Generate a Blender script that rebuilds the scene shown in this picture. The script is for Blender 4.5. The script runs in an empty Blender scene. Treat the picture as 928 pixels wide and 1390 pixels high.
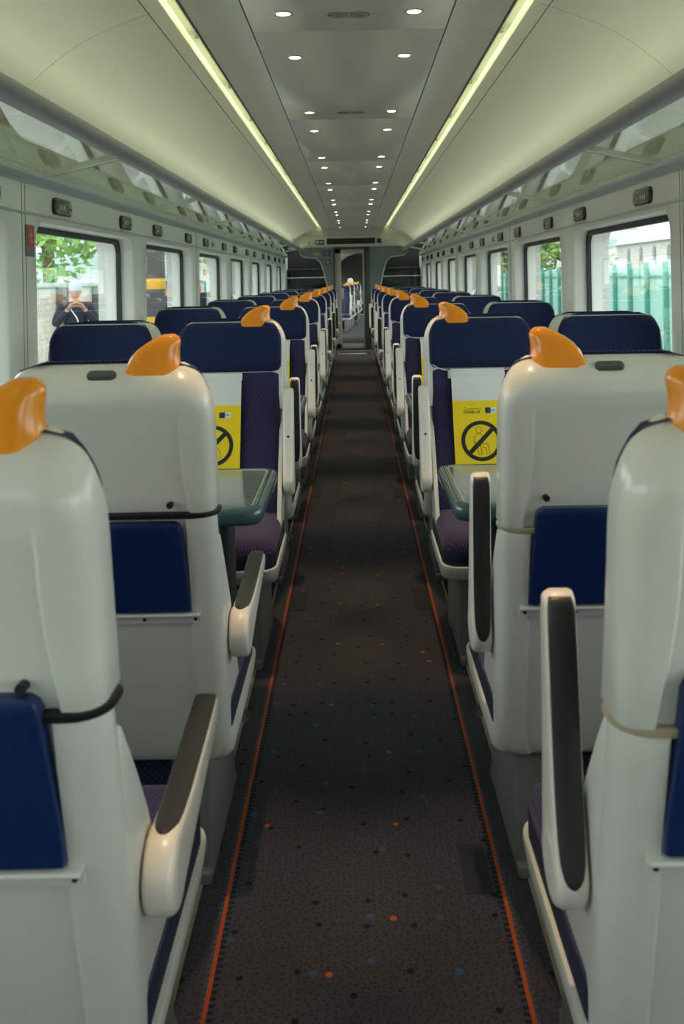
import bpy, bmesh, math, random
from mathutils import Vector, Matrix
random.seed(7)
PI = math.pi
SC = bpy.context.scene
COL = SC.collection
HALF = 1.27          # inner face of the side walls
YE = 16.8
MOD = 1.9            # one table bay
ORD = ['first', 'second', 'third', 'fourth', 'fifth', 'sixth', 'seventh', 'eighth', 'ninth', 'tenth', 'eleventh', 'twelfth']

# ------------------------------------------------------------------ materials
def mat(name, col, rough=.5, metal=0., coat=0., emis=None, estr=0., spec=.5, bump=0., bscale=300., var=0., vscale=4., coatr=.05):
    m = bpy.data.materials.new(name); m.use_nodes = True
    nt = m.node_tree; b = nt.nodes['Principled BSDF']
    b.inputs['Base Color'].default_value = (*col, 1)
    b.inputs['Roughness'].default_value = rough
    b.inputs['Metallic'].default_value = metal
    b.inputs['Coat Weight'].default_value = coat
    b.inputs['Coat Roughness'].default_value = coatr
    b.inputs['Specular IOR Level'].default_value = spec
    if emis:
        b.inputs['Emission Color'].default_value = (*emis, 1)
        b.inputs['Emission Strength'].default_value = estr
    if var or bump:
        tc = nt.nodes.new('ShaderNodeTexCoord')
    if var:
        n = nt.nodes.new('ShaderNodeTexNoise'); n.inputs['Scale'].default_value = vscale; n.inputs['Detail'].default_value = 5
        nt.links.new(tc.outputs['Object'], n.inputs['Vector'])
        mr = nt.nodes.new('ShaderNodeMapRange'); mr.inputs['To Min'].default_value = 1 - var; mr.inputs['To Max'].default_value = 1 + var
        nt.links.new(n.outputs['Fac'], mr.inputs['Value'])
        mx = nt.nodes.new('ShaderNodeMix'); mx.data_type = 'RGBA'; mx.blend_type = 'MULTIPLY'; mx.inputs[0].default_value = 1
        mx.inputs[6].default_value = (*col, 1); nt.links.new(mr.outputs[0], mx.inputs[7]); nt.links.new(mx.outputs[2], b.inputs['Base Color'])
    if bump:
        n = nt.nodes.new('ShaderNodeTexNoise'); n.inputs['Scale'].default_value = bscale
        nt.links.new(tc.outputs['Object'], n.inputs['Vector'])
        bp = nt.nodes.new('ShaderNodeBump'); bp.inputs['Strength'].default_value = bump; bp.inputs['Distance'].default_value = .002
        nt.links.new(n.outputs['Fac'], bp.inputs['Height']); nt.links.new(bp.outputs[0], b.inputs['Normal'])
    return m

def fabric(name, base, dot, axes, scale=95., thr=.22):
    m = mat(name, base, .9, spec=.2); nt = m.node_tree; N = nt.nodes; L = nt.links
    b = N['Principled BSDF']; b.inputs['Sheen Weight'].default_value = .12; b.inputs['Sheen Roughness'].default_value = .5
    tc = N.new('ShaderNodeTexCoord'); sp = N.new('ShaderNodeSeparateXYZ'); L.new(tc.outputs['Object'], sp.inputs[0])
    cb = N.new('ShaderNodeCombineXYZ'); L.new(sp.outputs[axes[0]], cb.inputs[0]); L.new(sp.outputs[axes[1]], cb.inputs[1])
    mp = N.new('ShaderNodeMapping'); mp.inputs['Rotation'].default_value = (0, 0, PI/4); L.new(cb.outputs[0], mp.inputs[0])
    v = N.new('ShaderNodeTexVoronoi'); v.voronoi_dimensions = '2D'; v.inputs['Randomness'].default_value = 0; v.inputs['Scale'].default_value = scale
    L.new(mp.outputs[0], v.inputs['Vector'])
    mr = N.new('ShaderNodeMapRange'); mr.inputs['From Min'].default_value = thr; mr.inputs['From Max'].default_value = thr + .12
    mr.inputs['To Min'].default_value = 1; mr.inputs['To Max'].default_value = 0
    L.new(v.outputs['Distance'], mr.inputs['Value'])
    mx = N.new('ShaderNodeMix'); mx.data_type = 'RGBA'; L.new(mr.outputs[0], mx.inputs[0])
    mx.inputs[6].default_value = (*base, 1); mx.inputs[7].default_value = (*dot, 1)
    L.new(mx.outputs[2], b.inputs['Base Color'])
    bp = N.new('ShaderNodeBump'); bp.inputs['Strength'].default_value = .25; bp.inputs['Distance'].default_value = .001
    L.new(v.outputs['Distance'], bp.inputs['Height']); L.new(bp.outputs[0], b.inputs['Normal'])
    return m

def glass(name, tint, ior=1.45, rough=0.):
    m = bpy.data.materials.new(name); m.use_nodes = True; nt = m.node_tree; N = nt.nodes; L = nt.links
    N.clear(); out = N.new('ShaderNodeOutputMaterial'); mx = N.new('ShaderNodeMixShader'); fr = N.new('ShaderNodeFresnel')
    ge = N.new('ShaderNodeNewGeometry'); mi = N.new('ShaderNodeMix'); mi.inputs[2].default_value = ior; mi.inputs[3].default_value = 1/ior
    L.new(ge.outputs['Backfacing'], mi.inputs[0]); L.new(mi.outputs[0], fr.inputs['IOR'])   # same reflectance on both faces of the pane
    t = N.new('ShaderNodeBsdfTransparent'); t.inputs[0].default_value = (*tint, 1)
    g = N.new('ShaderNodeBsdfGlossy'); g.inputs['Roughness'].default_value = rough; g.inputs[0].default_value = (1, 1, 1, 1)
    L.new(fr.outputs[0], mx.inputs[0]); L.new(t.outputs[0], mx.inputs[1]); L.new(g.outputs[0], mx.inputs[2]); L.new(mx.outputs[0], out.inputs[0])
    return m

def carpet():
    m = mat('aisle_carpet', (.04, .04, .05), .85, spec=.3); nt = m.node_tree; N = nt.nodes; L = nt.links; b = N['Principled BSDF']
    tc = N.new('ShaderNodeTexCoord'); sp = N.new('ShaderNodeSeparateXYZ'); L.new(tc.outputs['Object'], sp.inputs[0])
    def M(op, a, c=None, clamp=False):
        n = N.new('ShaderNodeMath'); n.operation = op; n.use_clamp = clamp
        for i, v in enumerate((a, c)):
            if v is None: continue
            if isinstance(v, (int, float)): n.inputs[i].default_value = v
            else: L.new(v, n.inputs[i])
        return n.outputs[0]
    def mix(f, a, c):
        n = N.new('ShaderNodeMix'); n.data_type = 'RGBA'; L.new(f, n.inputs[0])
        for i, v in ((6, a), (7, c)):
            if isinstance(v, tuple): n.inputs[i].default_value = (*v, 1)
            else: L.new(v, n.inputs[i])
        return n.outputs[2]
    no = N.new('ShaderNodeTexNoise'); no.inputs['Scale'].default_value = 260; L.new(tc.outputs['Object'], no.inputs['Vector'])
    n2 = N.new('ShaderNodeTexNoise'); n2.inputs['Scale'].default_value = 1.6; n2.inputs['Detail'].default_value = 6; L.new(tc.outputs['Object'], n2.inputs['Vector'])
    c = mix(no.outputs['Fac'], (.024, .027, .037), (.080, .084, .108))
    c = mix(M('MULTIPLY', n2.outputs['Fac'], .35), c, (.040, .036, .040))
    def vor(scale, off):
        mp = N.new('ShaderNodeMapping'); mp.inputs['Location'].default_value = (off, off*1.7, 0); L.new(tc.outputs['Object'], mp.inputs[0])
        v = N.new('ShaderNodeTexVoronoi'); v.voronoi_dimensions = '2D'; v.inputs['Scale'].default_value = scale; v.inputs['Randomness'].default_value = .75
        L.new(mp.outputs[0], v.inputs['Vector']); return v
    v = vor(75, 0); c = mix(M('MULTIPLY', M('LESS_THAN', v.outputs['Distance'], .2), .7), c, (.012, .012, .015))
    for scale, off, thr, colr, pick in ((8., 1.3, .055, (.006, .006, .008), 0.), (6.5, 5.1, .045, (.50, .10, .02), .68), (7., 9.2, .06, (.04, .09, .20), .55)):
        v = vor(scale, off); s3 = N.new('ShaderNodeSeparateXYZ'); L.new(v.outputs['Color'], s3.inputs[0])
        f = M('MULTIPLY', M('LESS_THAN', v.outputs['Distance'], thr), M('GREATER_THAN', s3.outputs[0], pick))
        c = mix(f, c, colr)
    ax = M('ABSOLUTE', sp.outputs[0])
    wv = N.new('ShaderNodeTexNoise'); wv.noise_dimensions = '1D'; wv.inputs['Scale'].default_value = 1.1; L.new(sp.outputs[1], wv.inputs['W'])
    ax = M('ADD', ax, M('MULTIPLY', M('SUBTRACT', wv.outputs['Fac'], .5), .008))
    tick = M('LESS_THAN', M('FRACT', M('MULTIPLY', sp.outputs[1], 62.)), .5)
    def band(a, d): return M('MULTIPLY', M('GREATER_THAN', ax, a), M('LESS_THAN', ax, d))
    c = mix(M('MULTIPLY', band(.281, .293), tick), c, (.006, .010, .03))
    c = mix(M('MULTIPLY', band(.300, .308), tick), c, (.07, .09, .14))
    c = mix(band(.293, .3015), c, (.42, .085, .02))
    L.new(c, b.inputs['Base Color'])
    bp = N.new('ShaderNodeBump'); bp.inputs['Strength'].default_value = .4; bp.inputs['Distance'].default_value = .002
    L.new(no.outputs['Fac'], bp.inputs['Height']); L.new(bp.outputs[0], b.inputs['Normal'])
    return m

def brickmat(name, c1, c2, mortar, scale, axes=(1, 2), w=.5, h=.25):
    m = mat(name, c1, .9); nt = m.node_tree; N = nt.nodes; L = nt.links; b = N['Principled BSDF']
    tc = N.new('ShaderNodeTexCoord'); sp = N.new('ShaderNodeSeparateXYZ'); L.new(tc.outputs['Object'], sp.inputs[0])
    cb = N.new('ShaderNodeCombineXYZ'); L.new(sp.outputs[axes[0]], cb.inputs[0]); L.new(sp.outputs[axes[1]], cb.inputs[1])
    br = N.new('ShaderNodeTexBrick'); br.inputs['Color1'].default_value = (*c1, 1); br.inputs['Color2'].default_value = (*c2, 1); br.inputs['Mortar'].default_value = (*mortar, 1)
    br.inputs['Scale'].default_value = scale; br.inputs['Brick Width'].default_value = w; br.inputs['Row Height'].default_value = h; br.inputs['Mortar Size'].default_value = .012
    L.new(cb.outputs[0], br.inputs['Vector']); L.new(br.outputs['Color'], b.inputs['Base Color'])
    return m

W = {}
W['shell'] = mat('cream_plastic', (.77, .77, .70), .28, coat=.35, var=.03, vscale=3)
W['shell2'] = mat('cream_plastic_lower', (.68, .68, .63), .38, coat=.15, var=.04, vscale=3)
W['arm'] = mat('ivory_plastic', (.80, .76, .68), .3, coat=.2)
W['pad'] = mat('charcoal_rubber', (.028, .030, .030), .45, bump=.15)
W['pan'] = mat('pan_plastic', (.72, .73, .66), .4)
W['grip'] = mat('orange_gloss', (1., .33, .004), .25, coat=.4)
W['navy'] = fabric('navy_moquette', (.008, .014, .052), (.035, .055, .15), (0, 2), 125.)
W['purple'] = fabric('plum_moquette', (.020, .018, .060), (.075, .068, .16), (0, 2), 125.)
W['cush'] = fabric('plum_seat_moquette', (.034, .025, .072), (.10, .075, .16), (0, 1), 125.)
W['navy2'] = mat('navy_piping_cloth', (.010, .014, .045), .9)
W['skirt'] = fabric('navy_skirt', (.006, .012, .035), (.02, .04, .09), (0, 2))
W['traymat'] = mat('blue_tray_plastic', (.004, .022, .105), .33, coat=.1)
W['black'] = mat('black_rubber', (.006, .006, .007), .5)
W['tan'] = mat('tan_rubber', (.42, .36, .24), .6)
W['btn'] = mat('grey_green_plastic', (.085, .10, .09), .35)
W['alu'] = mat('aluminium', (.55, .55, .52), .35, metal=.7)
W['ped'] = mat('grey_pedestal_paint', (.20, .20, .19), .5, var=.08, vscale=6)
W['dark'] = mat('dark_underframe', (.015, .015, .016), .7)
W['rim'] = mat('teal_table_edge', (.055, .12, .13), .25, coat=.5)
W['top'] = mat('grey_green_laminate', (.23, .26, .21), .13, coat=.6, var=.05, vscale=60)
W['line'] = mat('pale_inlay', (.50, .52, .40), .4)
W['leg'] = mat('table_leg_paint', (.10, .11, .11), .4, metal=.4)
W['wall'] = mat('wall_panel', (.80, .81, .76), .42, var=.02, vscale=2)
W['reveal'] = W['wall']
W['cove'] = mat('cove_panel', (.80, .80, .66), .42, coat=.12, coatr=.3, var=.02, vscale=1.5)
W['ceil'] = mat('ceiling_gloss', (.66, .66, .60), .28, metal=.1, coat=.45, coatr=.14)
W['ceil2'] = mat('ceiling_side_gloss', (.68, .69, .60), .28, metal=.1, coat=.4, coatr=.14)
W['railm'] = mat('rack_rail_paint', (.30, .31, .32), .5, metal=.0)
W['trimb'] = mat('grey_trim', (.52, .55, .58), .4)
W['brk'] = mat('rack_bracket_paint', (.74, .77, .68), .35)
W['glass'] = glass('window_glass', (.93, .97, .95), 1.5)
W['shelf'] = glass('rack_glass', (.94, .975, .94), 1.6)
W['lamp'] = mat('lamp_glow', (1, 1, 1), .5, emis=(1, .86, .66), estr=14)
W['strip'] = mat('strip_glow', (1, 1, .9), .5, emis=(.93, 1., .62), estr=3.2)
W['added_fill'] = mat('added_fill_glow', (1, 1, .9), .5, emis=(.96, 1., .72), estr=4.2)  # glow of the strips added behind the rack rails to lift the cove
W['ring'] = mat('lamp_ring', (.55, .53, .48), .3, metal=.5)
W['carpet'] = carpet()
W['plate'] = mat('dark_number_plate', (.018, .018, .020), .22, coat=.4)
W['mark'] = mat('pale_marks', (.45, .46, .44), .5)
W['white'] = mat('white_paper', (.80, .81, .80), .7)
W['yellow'] = mat('yellow_paper', (.95, .70, .0), .6)
W['ink'] = mat('black_ink', (.012, .012, .014), .6)
W['inkb'] = mat('brown_ink', (.30, .20, .02), .6)
W['logob'] = mat('logo_navy', (.01, .03, .07), .5)
W['logot'] = mat('logo_teal', (.05, .25, .35), .5)
W['elastic'] = mat('white_elastic', (.75, .75, .76), .6)
W['red'] = mat('red_plate', (.55, .03, .03), .4)
W['part'] = mat('blue_grey_partition', (.13, .17, .17), .4)
W['lintel'] = mat('lintel_paint', (.42, .45, .38), .4)
W['dglass'] = mat('smoked_glass', (.008, .014, .012), .07, coat=.5)
W['doorf'] = mat('door_frame_cream', (.48, .43, .37), .45)
W['post'] = mat('door_post_grey', (.07, .075, .07), .4, metal=.4)

# ------------------------------------------------------------------ mesh helpers
class MB:
    def __init__(s): s.bm = bmesh.new()
    def ring_loft(s, rings, capa=True, capb=True, closed=True):
        vs = [[s.bm.verts.new(p) for p in r] for r in rings]
        n = len(rings[0])
        for a, b in zip(vs, vs[1:]):
            for i in range(n if closed else n - 1):
                j = (i + 1) % n
                s.bm.faces.new((a[i], a[j], b[j], b[i]))
        if capa: s.bm.faces.new(list(reversed(vs[0])))
        if capb: s.bm.faces.new(vs[-1])
        return s
    def box(s, x0, x1, y0, y1, z0, z1, bev=0.):
        x0, x1 = sorted((x0, x1)); y0, y1 = sorted((y0, y1)); z0, z1 = sorted((z0, z1))
        t = bmesh.new(); bmesh.ops.create_cube(t, size=1)
        for v in t.verts: v.co = Vector(((x0+x1)/2 + v.co.x*(x1-x0), (y0+y1)/2 + v.co.y*(y1-y0), (z0+z1)/2 + v.co.z*(z1-z0)))
        if bev: bmesh.ops.bevel(t, geom=t.edges[:], offset=bev, segments=3, affect='EDGES', profile=.5)
        s.merge(t); return s
    def merge(s, t, mtx=None):
        if mtx: bmesh.ops.transform(t, matrix=mtx, verts=t.verts)
        me = bpy.data.meshes.new('tmp'); t.to_mesh(me); t.free(); s.bm.from_mesh(me); bpy.data.meshes.remove(me)
    def cyl(s, p0, p1, r0, r1=None, n=20, caps=True):
        p0 = Vector(p0); p1 = Vector(p1); r1 = r0 if r1 is None else r1
        d = (p1 - p0); q = d.to_track_quat('Z', 'Y').to_matrix()
        R = []
        for p, r in ((p0, r0), (p1, r1)):
            R.append([p + q @ Vector((r*math.cos(2*PI*i/n), r*math.sin(2*PI*i/n), 0)) for i in range(n)])
        return s.ring_loft(R, caps, caps)
    def tube(s, pts, r, n=8):
        R = []; pts = [Vector(p) for p in pts]
        for i, p in enumerate(pts):
            d = pts[min(i+1, len(pts)-1)] - pts[max(i-1, 0)]
            q = d.to_track_quat('Z', 'Y').to_matrix()
            R.append([p + q @ Vector((r*math.cos(2*PI*k/n), r*math.sin(2*PI*k/n), 0)) for k in range(n)])
        return s.ring_loft(R)
    def prism(s, poly, fn, a, b):
        """poly: 2D outline; fn(u,v,t)->xyz"""
        return s.ring_loft([[fn(u, v, a) for u, v in poly], [fn(u, v, b) for u, v in poly]])
    def build(s, name, m, parent=None, angle=35, flip=False):
        bmesh.ops.recalc_face_normals(s.bm, faces=s.bm.faces)
        me = bpy.data.meshes.new(name); s.bm.to_mesh(me); s.bm.free()
        for p in me.polygons: p.use_smooth = True
        me.set_sharp_from_angle(angle=math.radians(angle))
        me.materials.append(m)
        o = bpy.data.objects.new(name, me); COL.objects.link(o)
        if parent: o.parent = parent
        return o

def tag(o, label=None, cat=None, group=None, kind=None):
    if label: o['label'] = label
    if cat: o['category'] = cat
    if group: o['group'] = group
    if kind: o['kind'] = kind
    return o
def empty(name, loc=(0, 0, 0), rz=0.):
    o = bpy.data.objects.new(name, None); COL.objects.link(o); o.location = loc; o.rotation_euler = (0, 0, rz); o.empty_display_size = .1
    return o
def struct(o): o['kind'] = 'structure'; return o
def copy_tree(o, parent=None):
    c = o.copy(); COL.objects.link(c); c.parent = parent
    for ch in o.children: copy_tree(ch, c)
    return c

def rrect(w, y0, y1, rr, rf, z, cx=0., n=6, crease=0.):
    """rounded rectangle ring; rr radius of rear (y0) corners, rf of front (y1) corners, optional rear crease."""
    pts = []
    def arc(cx_, cy_, r, a0, a1):
        for i in range(n + 1):
            a = a0 + (a1 - a0)*i/n
            pts.append((cx + cx_ + r*math.cos(a), cy_ + r*math.sin(a), z))
    arc(w - rf, y1 - rf, rf, 0, PI/2)
    arc(-w + rf, y1 - rf, rf, PI/2, PI)
    arc(-w + rr, y0 + rr, rr, PI, 1.5*PI)
    if crease is not None:
        for u in (-w + rr + .012, -w + rr + .019): pts.append((cx + u, y0 + (crease if u > -w + rr + .015 else 0), z))
        for u in (w - rr - .019, w - rr - .012): pts.append((cx + u, y0 + (crease if u < w - rr - .015 else 0), z))
    arc(w - rr, y0 + rr, rr, 1.5*PI, 2*PI)
    return pts

def lerp(tab, x):
    if x <= tab[0][0]: return tab[0][1]
    for (a, va), (b, vb) in zip(tab, tab[1:]):
        if x <= b: return va + (vb - va)*(x - a)/(b - a)
    return tab[-1][1]

# ------------------------------------------------------------------ seat meshes (sitter faces +Y, rear top at y=0)
REAR = [(.29, .190), (.45, .145), (.60, .105), (.86, .040), (1.0, .015), (1.10, 0.), (1.13, .010), (1.15, .030), (1.166, .062)]
SHW = [(.29, .205), (.35, .215), (1.05, .215)]
def shw(z):
    if z <= 1.05: return lerp(SHW, z)
    t = min(1, (z - 1.05)/.118)
    return .215 - .075*(1 - math.sqrt(max(0, 1 - t*t)))
BACKF = [(.40, .30), (.60, .225), (.86, .135), (.96, .115), (1.0, .125), (1.08, .118), (1.18, .10)]   # front face of the upholstery

STYLE = {'black': ('black', .862, .850), 'blackA': ('black', .848, .876), 'tan': ('tan', .815, .866), 'tanA': ('tan', .812, .884)}   # seam colour, seam height, tray top
def mesh_seat(s, style):
    """s = +1/-1: side of the aisle in local X. returns dict of objects (unparented prototypes)."""
    P = {}; gasket, gz, tt = STYLE[style]
    m = MB(); R = []
    for z in (gz + .005, gz + .009, .90, .95, 1.0, 1.04, 1.07, 1.09, 1.105, 1.12, 1.132, 1.143, 1.152, 1.160, 1.166):
        y0 = lerp(REAR, z); w = shw(z); e = .002 if z < gz + .007 else 0
        cr = .010*max(0, min(1, (1.10 - z)/.08))
        R.append(rrect(w - e, y0 + e, max(lerp(REAR, min(z, 1.1)) + .085, y0 + .03), min(.045, (.095 - y0)*.6), .008, z, crease=cr))
    m.ring_loft(R); P['back_shell'] = m.build('back_shell', W['shell'])
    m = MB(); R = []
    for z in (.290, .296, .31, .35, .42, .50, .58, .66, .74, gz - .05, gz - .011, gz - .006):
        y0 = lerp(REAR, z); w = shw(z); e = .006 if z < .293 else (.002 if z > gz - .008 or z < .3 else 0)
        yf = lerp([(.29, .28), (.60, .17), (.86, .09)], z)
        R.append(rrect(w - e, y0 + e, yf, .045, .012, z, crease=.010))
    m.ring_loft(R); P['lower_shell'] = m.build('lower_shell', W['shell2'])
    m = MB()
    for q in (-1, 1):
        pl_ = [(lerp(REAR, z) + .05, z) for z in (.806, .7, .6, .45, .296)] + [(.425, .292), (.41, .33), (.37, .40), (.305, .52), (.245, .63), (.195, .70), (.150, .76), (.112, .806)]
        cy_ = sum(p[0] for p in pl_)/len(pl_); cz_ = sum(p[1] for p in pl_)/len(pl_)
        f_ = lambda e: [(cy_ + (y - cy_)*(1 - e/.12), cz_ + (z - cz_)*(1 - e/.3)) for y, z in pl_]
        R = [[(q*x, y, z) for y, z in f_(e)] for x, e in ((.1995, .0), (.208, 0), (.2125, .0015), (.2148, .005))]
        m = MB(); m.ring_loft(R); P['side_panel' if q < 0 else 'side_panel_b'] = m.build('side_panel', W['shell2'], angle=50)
    m = MB(); gk = .0055 if gasket == 'black' else .0015
    R = []
    for z in (gz - .007, gz - .004, gz + .004, gz + .007):
        y0 = lerp(REAR, z); R.append(rrect(.215 + (gk if abs(z - gz) < .005 else -.003), y0 - (gk if abs(z - gz) < .005 else -.003), y0 + .075, .045, .008, z, crease=.0))
    m.ring_loft(R); P['seam_gasket'] = m.build('seam_gasket', W[gasket])
    # upholstery
    m = MB(); R = []
    n = 15
    for i in range(n):
        z = .955 + (1.173 - .955)*i/(n - 1); t = i/(n - 1)
        e = .022*max(0, 1 - t/.12)**2 + .0
        dome = 1 - math.sqrt(max(0, 1 - max(0, (t - .55)/.45)**2))
        w = min(.206, shw(z - .005) - .003) - .012*max(0, (t - .93)/.07) - e
        yb = .076; yf = lerp(BACKF, z) - e - .03*max(0, (t - .8)/.2)**2
        R.append(rrect(w, yb, yf, .01, .028, z, crease=None))
    m.ring_loft(R); P['headrest'] = m.build('headrest', W['navy'], angle=60)
    m = MB(); R = []
    for z in (.40, .42, .50, .60, .70, .80, .88, .93, .955, .965):
        e = .015 if z < .41 else (.012 if z > .96 else 0)
        y0 = lerp(REAR, z) + .05
        R.append(rrect(.204 - e, y0, lerp(BACKF, z) - e, .01, .028, z, crease=None))
    m.ring_loft(R); P['backrest'] = m.build('backrest', W['purple'], angle=60)
    m = MB(); R = []
    for z, w, y0, y1 in ((.325, .200, .20, .64), (.335, .205, .20, .655), (.37, .209, .20, .668), (.405, .210, .20, .668), (.425, .206, .20, .660), (.437, .197, .20, .642), (.444, .18, .20, .615), (.446, .15, .20, .58)):
        R.append(rrect(w, y0, y1, .03, .06, z, crease=None, cx=s*.006))
    m.ring_loft(R); P['seat_cushion'] = m.build('seat_cushion', W['cush'], angle=60)
    m = MB(); R = []
    for z, e in ((.332, .003), (.338, 0), (.398, 0), (.405, .004)): R.append(rrect(.2112 - e, .20, .6695 - e, .03, .06, z, crease=None, cx=s*.006))
    m.ring_loft(R); P['cushion_border'] = m.build('cushion_border', W['navy2'], angle=60)
    # pan: cradle whose side wall rises to the front
    m = MB(); R = []
    for z, w, y0, y1 in ((.282, .195, .22, .60), (.286, .205, .21, .62), (.30, .214, .20, .655), (.34, .219, .20, .682), (.350, .218, .20, .681), (.351, .211, .21, .670)):
        R.append(rrect(w, y0, y1, .03, .06, z, crease=None, cx=s*.006))
    m.ring_loft(R); P['seat_pan'] = m.build('seat_pan', W['pan'], angle=50)
    m = MB(); m.box(s*.165, s*.085, .24, .62, .0, .285, .008); m.box(s*.165, s*.085, .22, .64, .0, .03, .006)
    P['pedestal'] = m.build('pedestal', W['ped'])
    m = MB(); m.box(s*.08, -s*.20, .225, .235, .03, .285); P['rear_skirt'] = m.build('rear_skirt', W['skirt'])
    # grip
    m = MB(); R = []
    for z, u0, u1, y0, y1 in ((1.120, .110, .160, .036, .095), (1.132, .060, .161, .028, .100), (1.140, .028, .161, .024, .102), (1.150, .032, .156, .026, .102),
                              (1.162, .041, .151, .029, .101), (1.178, .049, .148, .032, .099), (1.193, .062, .148, .035, .097), (1.205, .078, .150, .038, .094), (1.213, .092, .150, .041, .090), (1.219, .104, .147, .046, .085), (1.2245, .117, .139, .053, .076)):
        cx = s*(u0 + u1)/2; w = (u1 - u0)/2; r = min(w*.85, (y1 - y0)*.48, .034)
        pts = rrect(w, y0, y1, r, r, z, cx=cx, n=5, crease=None)
        k_ = max(0, (1.20 - z)/.08); R.append([(x, y, zz - .011*k_*max(0, (s*x - .06)/.10) + .004*k_*max(0, (.06 - s*x)/.03)) for x, y, zz in pts])
    m.ring_loft(R); P['hand_grip'] = m.build('hand_grip', W['grip'], angle=80)
    # oval button on the sloping top
    m = MB(); R = []
    for k, (h, e) in enumerate(((-.006, 0), (.004, 0), (.007, .002), (.008, .005))):
        R.append([(x, y, z + h) for x, y, z in rrect(.029 - e, -.011 + e, .011 - e, .0105 - e, .0105 - e, 0, crease=None)])
    m.ring_loft(R); rot = Matrix.Translation((0, .026, 1.146)) @ Matrix.Rotation(math.radians(38), 4, 'X')
    bmesh.ops.transform(m.bm, matrix=rot, verts=m.bm.verts); P['release_button'] = m.build('release_button', W['btn'])
    # folded tray, follows the reclined lower shell
    m = MB(); R = []
    def yy(z): return lerp(REAR, z)
    for z, w in ((.655, .155), (.658, .158), (.70, .157), (.75, .154), (.80, .151), (tt - .017, .149), (tt - .006, .144), (tt, .134)):
        e = .003 if z in (.655, tt) else 0
        R.append(rrect(w, yy(z) - .012 + e, yy(z) + .012, .006, .002, z, crease=None, n=3))
    m.ring_loft(R); P['folded_tray'] = m.build('folded_tray', W['traymat'])
    m = MB(); R = []
    for z in (.628, .646): R.append([(x, y, z) for x, y, _ in rrect(.176, yy(z) - .003, yy(z) + .01, .002, .002, z, crease=None, n=2)])
    m.ring_loft(R); m.box(-.176, .176, yy(.65) - .016, yy(.65) + .012, .646, .652, .002)
    P['tray_bracket'] = m.build('tray_bracket', W['shell2'])
    m = MB(); m.cyl((0, yy(.637) - .006, .637), (0, yy(.637), .637), .0035, n=10)
    P['bracket_screw'] = m.build('bracket_screw', W['black'])
    m = MB(); m.cyl((s*.128, yy(.885) - .004, .885), (s*.128, yy(.885) + .02, .885), .0065, .0065, n=14)
    P['coat_peg'] = m.build('coat_peg', W['black'])
    # armrest, origin at its pivot, pointing +Y
    def arm_outline():
        pts = []
        for i in range(15):
            a = math.radians(62 + (296 - 62)*i/14); pts.append((.054*math.cos(a), .054*math.sin(a)))
        pts += [(.06, -.045), (.12, -.036), (.22, -.026), (.325, -.018), (.350, -.008), (.356, .006), (.350, .02), (.337, .027), (.22, .031), (.10, .038)]
        return pts
    o = arm_outline(); m = MB(); x0 = s*.218; x1 = s*.260
    def ins(p, e):
        c = Vector((.1, 0)); out = []
        k = len(p)
        for i in range(k):
            a = Vector(p[i-1]); b_ = Vector(p[i]); c2 = Vector(p[(i+1) % k])
            n1 = Vector((-(b_-a).y, (b_-a).x)).normalized(); n2 = Vector((-(c2-b_).y, (c2-b_).x)).normalized(); nn = (n1+n2)
            nn = nn.normalized() if nn.length > 1e-6 else n1
            out.append((b_.x + nn.x*e, b_.y + nn.y*e))
        return out
    R = []
    for x, e in ((x0, .007), (x0 + s*.002, .003), (x0 + s*.008, 0), (x1 - s*.010, 0), (x1 - s*.004, .003), (x1 - s*.001, .007), (x1, .012)):
        R.append([(x, u, v) for u, v in ins(o, e)])
    m.ring_loft(R); P['armrest'] = m.build('armrest', W['arm'], angle=50)
    m = MB(); xc = (x0 + x1)/2
    # pad: strip sitting on the top edge
    top = [(-.006, .0525, .004), (-.002, .0528, .0085), (.006, .0525, .0125), (.02, .0500, .0155), (.05, .0455, .0175), (.10, .0385, .0180), (.16, .035, .0182), (.22, .0318, .0182), (.28, .0295, .0182), (.333, .0272, .018), (.343, .0245, .0165), (.349, .0205, .0145)]
    R = [[(xc - w, y, z - .003), (xc - w, y, z + .001), (xc - w*.8, y, z + .003), (xc, y, z + .0038), (xc + w*.8, y, z + .003), (xc + w, y, z + .001), (xc + w, y, z - .003)] for y, z, w in top]
    m.ring_loft(R); P['armrest_pad'] = m.build('armrest_pad', W['pad'], angle=60)
    m = MB(); m.cyl((x1 - s*.01, 0, 0), (x1 + s*.0005, 0, 0), .036, n=28); m2 = None
    P['pivot_cap'] = m.build('pivot_cap', W['arm'])
    m = MB(); m.cyl((xc, .17, -.034), (xc, .17, -.029), .0045, n=12); P['fixing_hole'] = m.build('fixing_hole', W['black'])
    return P

PROTO = {}
for s in (1, -1):
    for g in STYLE:
        PROTO[(s, g)] = mesh_seat(s, g)
for P in PROTO.values():
    for o in P.values(): COL.objects.unlink(o)
PIVOT = Vector((0, .235, .555))

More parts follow.
